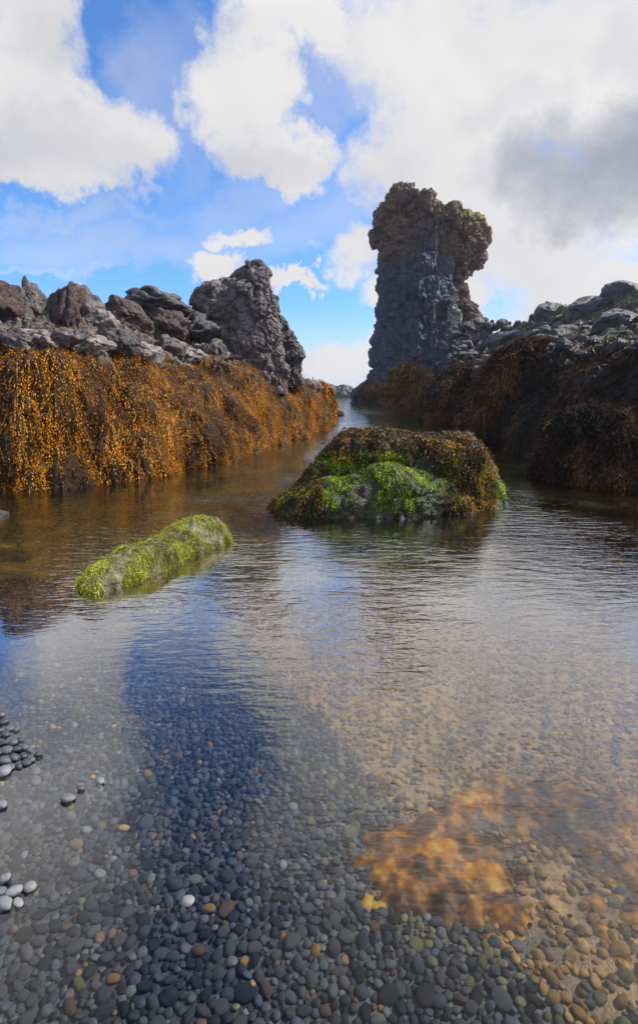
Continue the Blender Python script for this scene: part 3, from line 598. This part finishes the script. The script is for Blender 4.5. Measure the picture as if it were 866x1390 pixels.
for k, (x, y, w, c, lab) in enumerate([
    (5, 1047, 22, (0.174, 0.174, 0.188), 'pale pebble at the lower end of the dark cluster at the left edge'),
    (2, 1092, 18, (0.165, 0.165, 0.180), 'pale pebble cut by the left edge midway down the pool'),
    (92, 1083, 20, (0.140, 0.137, 0.144), 'flat pale pebble just left of the white topped round pebble'),
    (110, 1069, 10, (0.083, 0.083, 0.087), 'tiny grey pebble between two pale pebbles in open shallows'),
    (136, 1060, 15, (0.186, 0.186, 0.201), 'round white topped pebble alone in the shallows'),
    (7, 1192, 18, (0.186, 0.191, 0.206), 'pale round pebble uppermost in the lower left group'),
    (20, 1209, 22, (0.207, 0.207, 0.219), 'speckled white pebble in the middle of the lower left group'),
    (41, 1204, 17, (0.191, 0.191, 0.197), 'white pebble at the right end of the lower left group'),
    (6, 1226, 24, (0.174, 0.177, 0.192), 'pale oval pebble lowest in the lower left group beside the edge'),
    (25, 1225, 14, (0.207, 0.207, 0.219), 'small white oval pebble under the speckled one at lower left'),
    (2, 1209, 14, (0.124, 0.129, 0.140), 'grey pebble squeezed behind the pale ones at the left edge'),
    (255, 1223, 20, (0.226, 0.226, 0.235), 'lone white oval pebble in the middle of the foreground pebbles')]):
    emerg(x, y, w, c, lab, 50 + k, GP, .008)

# submerged wrack on the bed: patches
def bedweed(cx, cy, rx, ry, n, cols, seed, leaf, name, label):
    rg = np.random.default_rng(seed); c = G(cx, cy, -.15); aa = rg.normal(0, .5, (n, 2)); x = c[0] + aa[:, 0] * rx; y = c[1] + aa[:, 1] * ry
    k = fbm(np.column_stack([x, y, 0 * x]) * 3.3, 3, seed) > -.18
    if seed == 111: k &= inorange(x, y) * sgn + .15 * fbm(np.column_stack([x, y, 0 * x]) * 2, 2, 6) > .12
    x, y = x[k], y[k]; p = np.column_stack([x, y, bed(x, y) + .01])
    nn = np.tile([0, 0, 1.0], (len(p), 1)) + rg.normal(0, .3, (len(p), 3)); nn /= np.linalg.norm(nn, axis=1, keepdims=True)
    V, Fq, C = fronds(p, nn, rg, leaf, .16, 9, cols, lift=.02, colscale=2.2, stretch=1, spread=.35, jit=.2, wid=.5)
    V[:, 2] = np.minimum(V[:, 2], -.02)
    link(name, mesh(name, V, Fq, WEED, C, smooth=False), label=label, kind='stuff')
cc = G(722, 1178, -.15); ax_ = np.arange(-1.15, 1.25, .009); ay_ = np.arange(-.75, .85, .009); X, Y = np.meshgrid(ax_ + cc[0], ay_ + cc[1]); q = np.stack([X, Y, 0 * X], -1)
f1, f2, v = cells(q * 9 + .5 * np.stack([fbm(q * 6, 2, k) for k in range(3)], -1), 5)
hgt = (fbm(q * 2.6, 4, 61) + .55) * .055 + .03 * (.6 - f1) + .012 * ridged(q * 14, 3, 9)
ed = ((X - cc[0]) / .72) ** 2 + ((Y - cc[1]) / .40) ** 2 + 1.3 * fbm(q * 3.2, 5, 14, .65); hgt = hgt * .8 - .10 * sstep(.2, 1.5, ed)
Zm = np.minimum(bed(X, Y) + hgt, -.02); m_ = fbm(q * 5.5, 4, 33, .65) * .9 + .5 * (v - .5) + fbm(q * 30, 3, 35, .7) * .8
stops = [-.7, -.25, .1, .45, .8]; cs = np.array([(.012, .007, .004), (.04, .016, .005), (.15, .048, .006), (.34, .13, .010), (.42, .23, .03)])
Cm = np.stack([np.interp(m_, stops, cs[:, k]) for k in range(3)], -1)
link('sunken_seaweed', mesh('sunken_seaweed', np.stack([X, Y, Zm], -1), gridfaces(*X.shape), WEED, Cm.reshape(-1, 3)), label='orange brown seaweed mat lying under water at lower right', kind='stuff')
bedweed(860, 720, 1.6, 1.0, 12000, [(.02, .012, .005), (.09, .05, .008), (.2, .1, .01)], 113, .03, 'sunken_seaweed', 'dark olive seaweed under water below the right bank')
bedweed(250, 680, 1.8, 1.0, 14000, [(.03, .02, .005), (.16, .09, .01), (.3, .17, .02), (.2, .2, .02)], 114, .03, 'sunken_seaweed', 'golden olive seaweed under water below the left ledge')

# ------------------------------------------------------------------ WATER
m, nt, nd, lk, out = newmat('sea_water')
tc = nd('TexCoord')
def nz_(scale, st, det, rough=.55, dist=0.0, rot=0):
    mp = nd('Mapping'); mp.inputs['Scale'].default_value = st; mp.inputs['Rotation'].default_value = (0, 0, rot); lk(tc.outputs['Object'], mp.inputs[0])
    n = nd('TexNoise', i_Scale=scale, i_Detail=det, i_Roughness=rough, i_Distortion=dist); lk(mp.outputs[0], n.inputs[0]); return n.outputs[0]
n1 = nz_(7.5, (.55, 1.6, 1), 3.0, .5, .3, rad(8)); n2 = nz_(26.0, (.5, 1.4, 1), 2.0, .5, .2, rad(-10)); n3 = nz_(.55, (1, 1, 1), 2.0)
gate = nd('MapRange', i_From_Min=.40, i_From_Max=.60, i_To_Min=.25, i_To_Max=1.0); lk(n3, gate.inputs[0])
pos = nd('SeparateXYZ'); lk(tc.outputs['Object'], pos.inputs[0])
sx = nd('Math', operation='MULTIPLY_ADD'); lk(pos.outputs[0], sx.inputs[0]); sx.inputs[1].default_value = .9; lk(pos.outputs[1], sx.inputs[2])
calm = nd('MapRange', i_From_Min=1.0, i_From_Max=3.2, i_To_Min=.12, i_To_Max=1.0); lk(sx.outputs[0], calm.inputs[0])
h = nd('Math', operation='MULTIPLY_ADD'); lk(n2, h.inputs[0]); h.inputs[1].default_value = .32; lk(n1, h.inputs[2])
hh = nd('Math', operation='MULTIPLY'); lk(h.outputs[0], hh.inputs[0]); lk(gate.outputs[0], hh.inputs[1])
h2 = nd('Math', operation='MULTIPLY'); lk(hh.outputs[0], h2.inputs[0]); lk(calm.outputs[0], h2.inputs[1])
bp = nd('Bump', i_Strength=1.0, i_Distance=.013); lk(h2.outputs[0], bp.inputs['Height'])
fr = nd('Fresnel', i_IOR=1.34); lk(bp.outputs[0], fr.inputs['Normal'])
ge = nd('NewGeometry'); iv = nd('MapRange', i_To_Min=1.34, i_To_Max=1 / 1.34); lk(ge.outputs['Backfacing'], iv.inputs[0]); lk(iv.outputs[0], fr.inputs['IOR'])
f2 = nd('MapRange', i_From_Min=.020, i_From_Max=.112, i_To_Min=0.0, i_To_Max=.68); lk(fr.outputs[0], f2.inputs[0])
gl = nd('BsdfGlossy', i_Roughness=.02); lk(bp.outputs[0], gl.inputs['Normal'])
rf = nd('BsdfRefraction', i_Roughness=.0, i_IOR=1.25); rf.inputs[0].default_value = (.92, .96, .94, 1); lk(bp.outputs[0], rf.inputs['Normal'])
tr = nd('BsdfTransparent'); tr.inputs[0].default_value = (.92, .96, .94, 1)
k0 = nd('MixShader'); ka = nd('MapRange', i_From_Min=.3, i_From_Max=1.0, i_To_Min=1.0, i_To_Max=.45); lk(calm.outputs[0], ka.inputs[0]); lk(ka.outputs[0], k0.inputs[0]); lk(rf.outputs[0], k0.inputs[1]); lk(tr.outputs[0], k0.inputs[2])
k = nd('MixShader'); lk(f2.outputs[0], k.inputs[0]); lk(k0.outputs[0], k.inputs[1]); lk(gl.outputs[0], k.inputs[2]); lk(k.outputs[0], out.inputs[0])
gx = np.concatenate([-np.geomspace(1490, 6, 12), np.linspace(-5, 5, 11), np.geomspace(6, 1490, 12)]); gy = np.concatenate([[-4], np.linspace(-1, 20, 12), np.geomspace(25, 1990, 14)])
X, Y = np.meshgrid(gx, gy); link('water', mesh('water', np.stack([X, Y, 0 * X], -1), gridfaces(*X.shape), m), kind='structure')

m, nt, nd, lk, out = newmat('haze_air')
pvn = nd('VolumePrincipled'); pvn.inputs['Color'].default_value = (.86, .92, 1, 1); pvn.inputs['Density'].default_value = .0005; pvn.inputs['Anisotropy'].default_value = .3; lk(pvn.outputs[0], out.inputs['Volume'])
bx = np.array([[x, y, z] for z in (-12, 24) for x, y in ((-1600, -450), (1600, -450), (1600, 2100), (-1600, 2100))], float)
link('haze', mesh('haze', bx, [[3, 2, 1, 0], [4, 5, 6, 7], [0, 1, 5, 4], [1, 2, 6, 5], [2, 3, 7, 6], [3, 0, 4, 7]], m, smooth=False), kind='stuff')
# ------------------------------------------------------------------ SUN, SKY
SAZ, SEL = 78.0, 42.0
sd_ = Vector((math.sin(rad(SAZ)) * math.cos(rad(SEL)), math.cos(rad(SAZ)) * math.cos(rad(SEL)), math.sin(rad(SEL))))
sl = bpy.data.lights.new('sun', 'SUN'); sl.energy = 5.0; sl.angle = rad(.5); sl.color = (1, .95, .86)
so3 = bpy.data.objects.new('sun', sl); COL.objects.link(so3); so3.rotation_euler = sd_.to_track_quat('Z', 'Y').to_euler()

w = bpy.data.worlds.new('World'); sc.world = w; w.use_nodes = True; nt = w.node_tree; nt.nodes.clear()
def nd(t, **kw):
    x = nt.nodes.new('ShaderNode' + t)
    for k, v in kw.items():
        if k.startswith('i_'): x.inputs[k[2:].replace('_', ' ')].default_value = v
        else: setattr(x, k, v)
    return x
lk = nt.links.new
def M(op, a, b=None, c=None, clamp=False):
    x = nd('Math', operation=op, use_clamp=clamp)
    for k, v in enumerate((a, b, c)):
        if v is None: continue
        if isinstance(v, (int, float)): x.inputs[k].default_value = v
        else: lk(v, x.inputs[k])
    return x.outputs[0]
sky = nd('TexSky', sky_type='NISHITA', sun_disc=False); sky.sun_elevation = rad(SEL); sky.sun_rotation = rad(SAZ); sky.air_density = 1.0; sky.dust_density = .4; sky.ozone_density = 3.0
tc = nd('TexCoord'); dirv = tc.outputs['Generated']; sp = nd('SeparateXYZ'); lk(dirv, sp.inputs[0])
az = M('ARCTAN2', sp.outputs[0], sp.outputs[1]); el = M('ARCSINE', sp.outputs[2])
def wn(scale, det, rough=.6, dist=0., seed=0., st=(1, 1, 1)):
    mp = nd('Mapping'); mp.inputs['Location'].default_value = (seed, seed * .7, 0); mp.inputs['Scale'].default_value = st; lk(dirv, mp.inputs[0])
    n = nd('TexNoise', i_Scale=scale, i_Detail=det, i_Roughness=rough, i_Distortion=dist); lk(mp.outputs[0], n.inputs[0]); return n
warp = wn(6.0, 9.0, .65).outputs[1]; ws = nd('SeparateXYZ'); lk(warp, ws.inputs[0])
azw = M('ADD', az, M('MULTIPLY', M('SUBTRACT', ws.outputs[0], .5), .30)); elw = M('ADD', el, M('MULTIPLY', M('SUBTRACT', ws.outputs[1], .5), .24))
def ell(cx, cy, rx, ry, rot=0, soft=1.0, gain=1.0, raw=False):
    """soft elliptical cloud mass; centre and radii in degrees-free azimuth / elevation taken from a view direction"""
    if raw: a0, e0, ra, re = rad(cx), rad(cy), rad(rx), rad(ry)
    else:
        a0, e0 = azel(cx, cy); a1, _ = azel(cx + rx, cy); _, e1 = azel(cx, cy - ry); ra, re = abs(a1 - a0), abs(e1 - e0)
    ct, st = math.cos(rad(rot)), math.sin(rad(rot))
    da, de = M('SUBTRACT', azw, a0), M('SUBTRACT', elw, e0)
    u = M('ADD', M('MULTIPLY', da, ct / ra), M('MULTIPLY', de, st / ra)); v = M('ADD', M('MULTIPLY', da, -st / re), M('MULTIPLY', de, ct / re))
    d = M('ADD', M('MULTIPLY', u, u), M('MULTIPLY', v, v))
    return M('MULTIPLY', M('SUBTRACT', 1.0, M('MULTIPLY', d, .5), clamp=True), gain)
clouds = [(30, 120, 110, 130, 0), (130, 185, 110, 65, 0), (60, 225, 120, 40, 0), (330, 110, 75, 95, 0), (400, 205, 75, 45, 0), (420, 40, 90, 60, 0),
          (620, 70, 230, 110, 0), (800, 90, 190, 150, 0), (570, 210, 95, 130, 0), (700, 300, 170, 120, 0), (800, 400, 170, 90, 0), (480, 335, 60, 38, 0), (560, 390, 90, 40, 0),
          (325, 312, 44, 17, 0), (292, 356, 40, 26, 0), (400, 379, 40, 8, 0), (455, 500, 75, 32, 0), (600, 480, 120, 60, 0), (880, 240, 150, 150, 0), (20, 40, 90, 90, 0), (700, 180, 110, 90, 0)]
acc = None
for c in clouds:
    e = ell(*c); acc = e if acc is None else M('MAXIMUM', acc, e)
hi = [(-42, 42, 20, 16), (12, 47, 17, 18), (40, 50, 24, 22), (60, 30, 26, 26), (-65, 25, 20, 12), (120, 35, 40, 20), (-130, 40, 40, 22), (170, 25, 40, 16), (0, 85, 25, 12)]
for c in hi: acc = M('MAXIMUM', acc, ell(*c, raw=True))
det = wn(8.0, 10.0, .68, .2).outputs[0]; det2 = wn(3.0, 5.0, .55, .2, 5.).outputs[0]
cov = M('ADD', acc, M('MULTIPLY', M('SUBTRACT', det, .5), 1.1)); mr = nd('MapRange', interpolation_type='SMOOTHSTEP', i_From_Min=.18, i_From_Max=.85); lk(cov, mr.inputs[0]); cover = mr.outputs[0]
# thin cirrus streaks
stn = wn(6.0, 8.0, .6, .2, 3.).outputs[0]
ci = None
for (cx, cy, rx, ry, rot) in [(130, 292, 130, 16, 12), (110, 368, 120, 7, 8), (330, 270, 90, 30, 20), (450, 130, 60, 40, 0), (250, 130, 60, 120, 0), (200, 330, 200, 30, 8), (420, 300, 120, 40, 20)]:
    e = ell(cx, cy, rx, ry, rot); ci = e if ci is None else M('MAXIMUM', ci, e)
cir = M('MULTIPLY', M('MULTIPLY', ci, M('MULTIPLY', stn, 1.2)), .55, clamp=True)
low = nd('MapRange', interpolation_type='SMOOTHSTEP', i_From_Min=.0, i_From_Max=.16, i_To_Min=.75, i_To_Max=0.0); lk(el, low.inputs[0])
cover = M('MAXIMUM', M('MAXIMUM', cover, cir), low.outputs[0], clamp=True)
# cloud shade: bright near the sun and at thin rims, grey in the thick parts
grey = None
for c in [(830, 215, 150, 85, 10), (700, 150, 90, 40, 0), (866, 60, 60, 60, 0), (40, 200, 130, 40, 0), (60, 60, 60, 60, 0), (390, 215, 60, 25, 0), (660, 250, 60, 30, 0)]:
    e = ell(*c, gain=1.15 if c[0] == 830 else .25); grey = e if grey is None else M('MAXIMUM', grey, e)
shade = M('ADD', M('MULTIPLY', grey, .85), M('MULTIPLY', M('SUBTRACT', det2, .45), 1.3), clamp=True)
cm = nd('MixRGB'); lk(shade, cm.inputs[0]); cm.inputs[1].default_value = (1.02, 1.0, 1.0, 1); cm.inputs[2].default_value = (.42, .46, .58, 1)
unseen_boost = nd('MapRange', interpolation_type='SMOOTHSTEP', i_From_Min=rad(31), i_From_Max=rad(38), i_To_Min=1.0, i_To_Max=1.7); lk(el, unseen_boost.inputs[0])  # clouds above the view made brighter to strengthen their reflection in the water
dt = nd('VectorMath', operation='DOT_PRODUCT'); lk(dirv, dt.inputs[0]); dt.inputs[1].default_value = sd_
glow = M('MULTIPLY_ADD', M('POWER', M('MAXIMUM', dt.outputs['Value'], 0.0), 5.0), .22, .93)
upc = nd('MapRange', interpolation_type='SMOOTHSTEP', i_From_Min=rad(40), i_From_Max=rad(52), i_To_Min=1.0, i_To_Max=.6); lk(el, upc.inputs[0])
cm2 = nd('VectorMath', operation='SCALE'); lk(cm.outputs[0], cm2.inputs[0]); lk(M('MULTIPLY', M('MULTIPLY', unseen_boost.outputs[0], glow), upc.outputs[0]), cm2.inputs['Scale'])
bs = nd('Background', i_Strength=.108); tint = nd('VectorMath', operation='MULTIPLY'); lk(sky.outputs[0], tint.inputs[0]); tint.inputs[1].default_value = (.70, 1.13, 1.62); lk(tint.outputs[0], bs.inputs[0])
bc = nd('Background', i_Strength=.71); lk(cm2.outputs[0], bc.inputs[0])
mx = nd('MixShader'); lk(cover, mx.inputs[0]); lk(bs.outputs[0], mx.inputs[1]); lk(bc.outputs[0], mx.inputs[2])
wo = nd('OutputWorld'); lk(mx.outputs[0], wo.inputs[0])

# ------------------------------------------------------------------ CAMERA
cd = bpy.data.cameras.new('camera'); co = bpy.data.objects.new('camera', cd); COL.objects.link(co); sc.camera = co
co.location = (0, 0, H); co.rotation_euler = (math.pi / 2 - TH, 0, 0)
cd.sensor_fit = 'VERTICAL'; cd.sensor_height = 36.0; cd.lens = 36.0 * F / 1390; cd.shift_y = -(695 - CY) / 1390; cd.clip_end = 6000; cd.clip_start = .05
vs = sc.view_settings; vs.view_transform = 'Standard'; vs.look = 'None'; vs.exposure = .32; vs.gamma = 1; vs.use_curve_mapping = False
sc.cycles.use_denoising = True; sc.cycles.max_bounces = 7; sc.cycles.transparent_max_bounces = 8
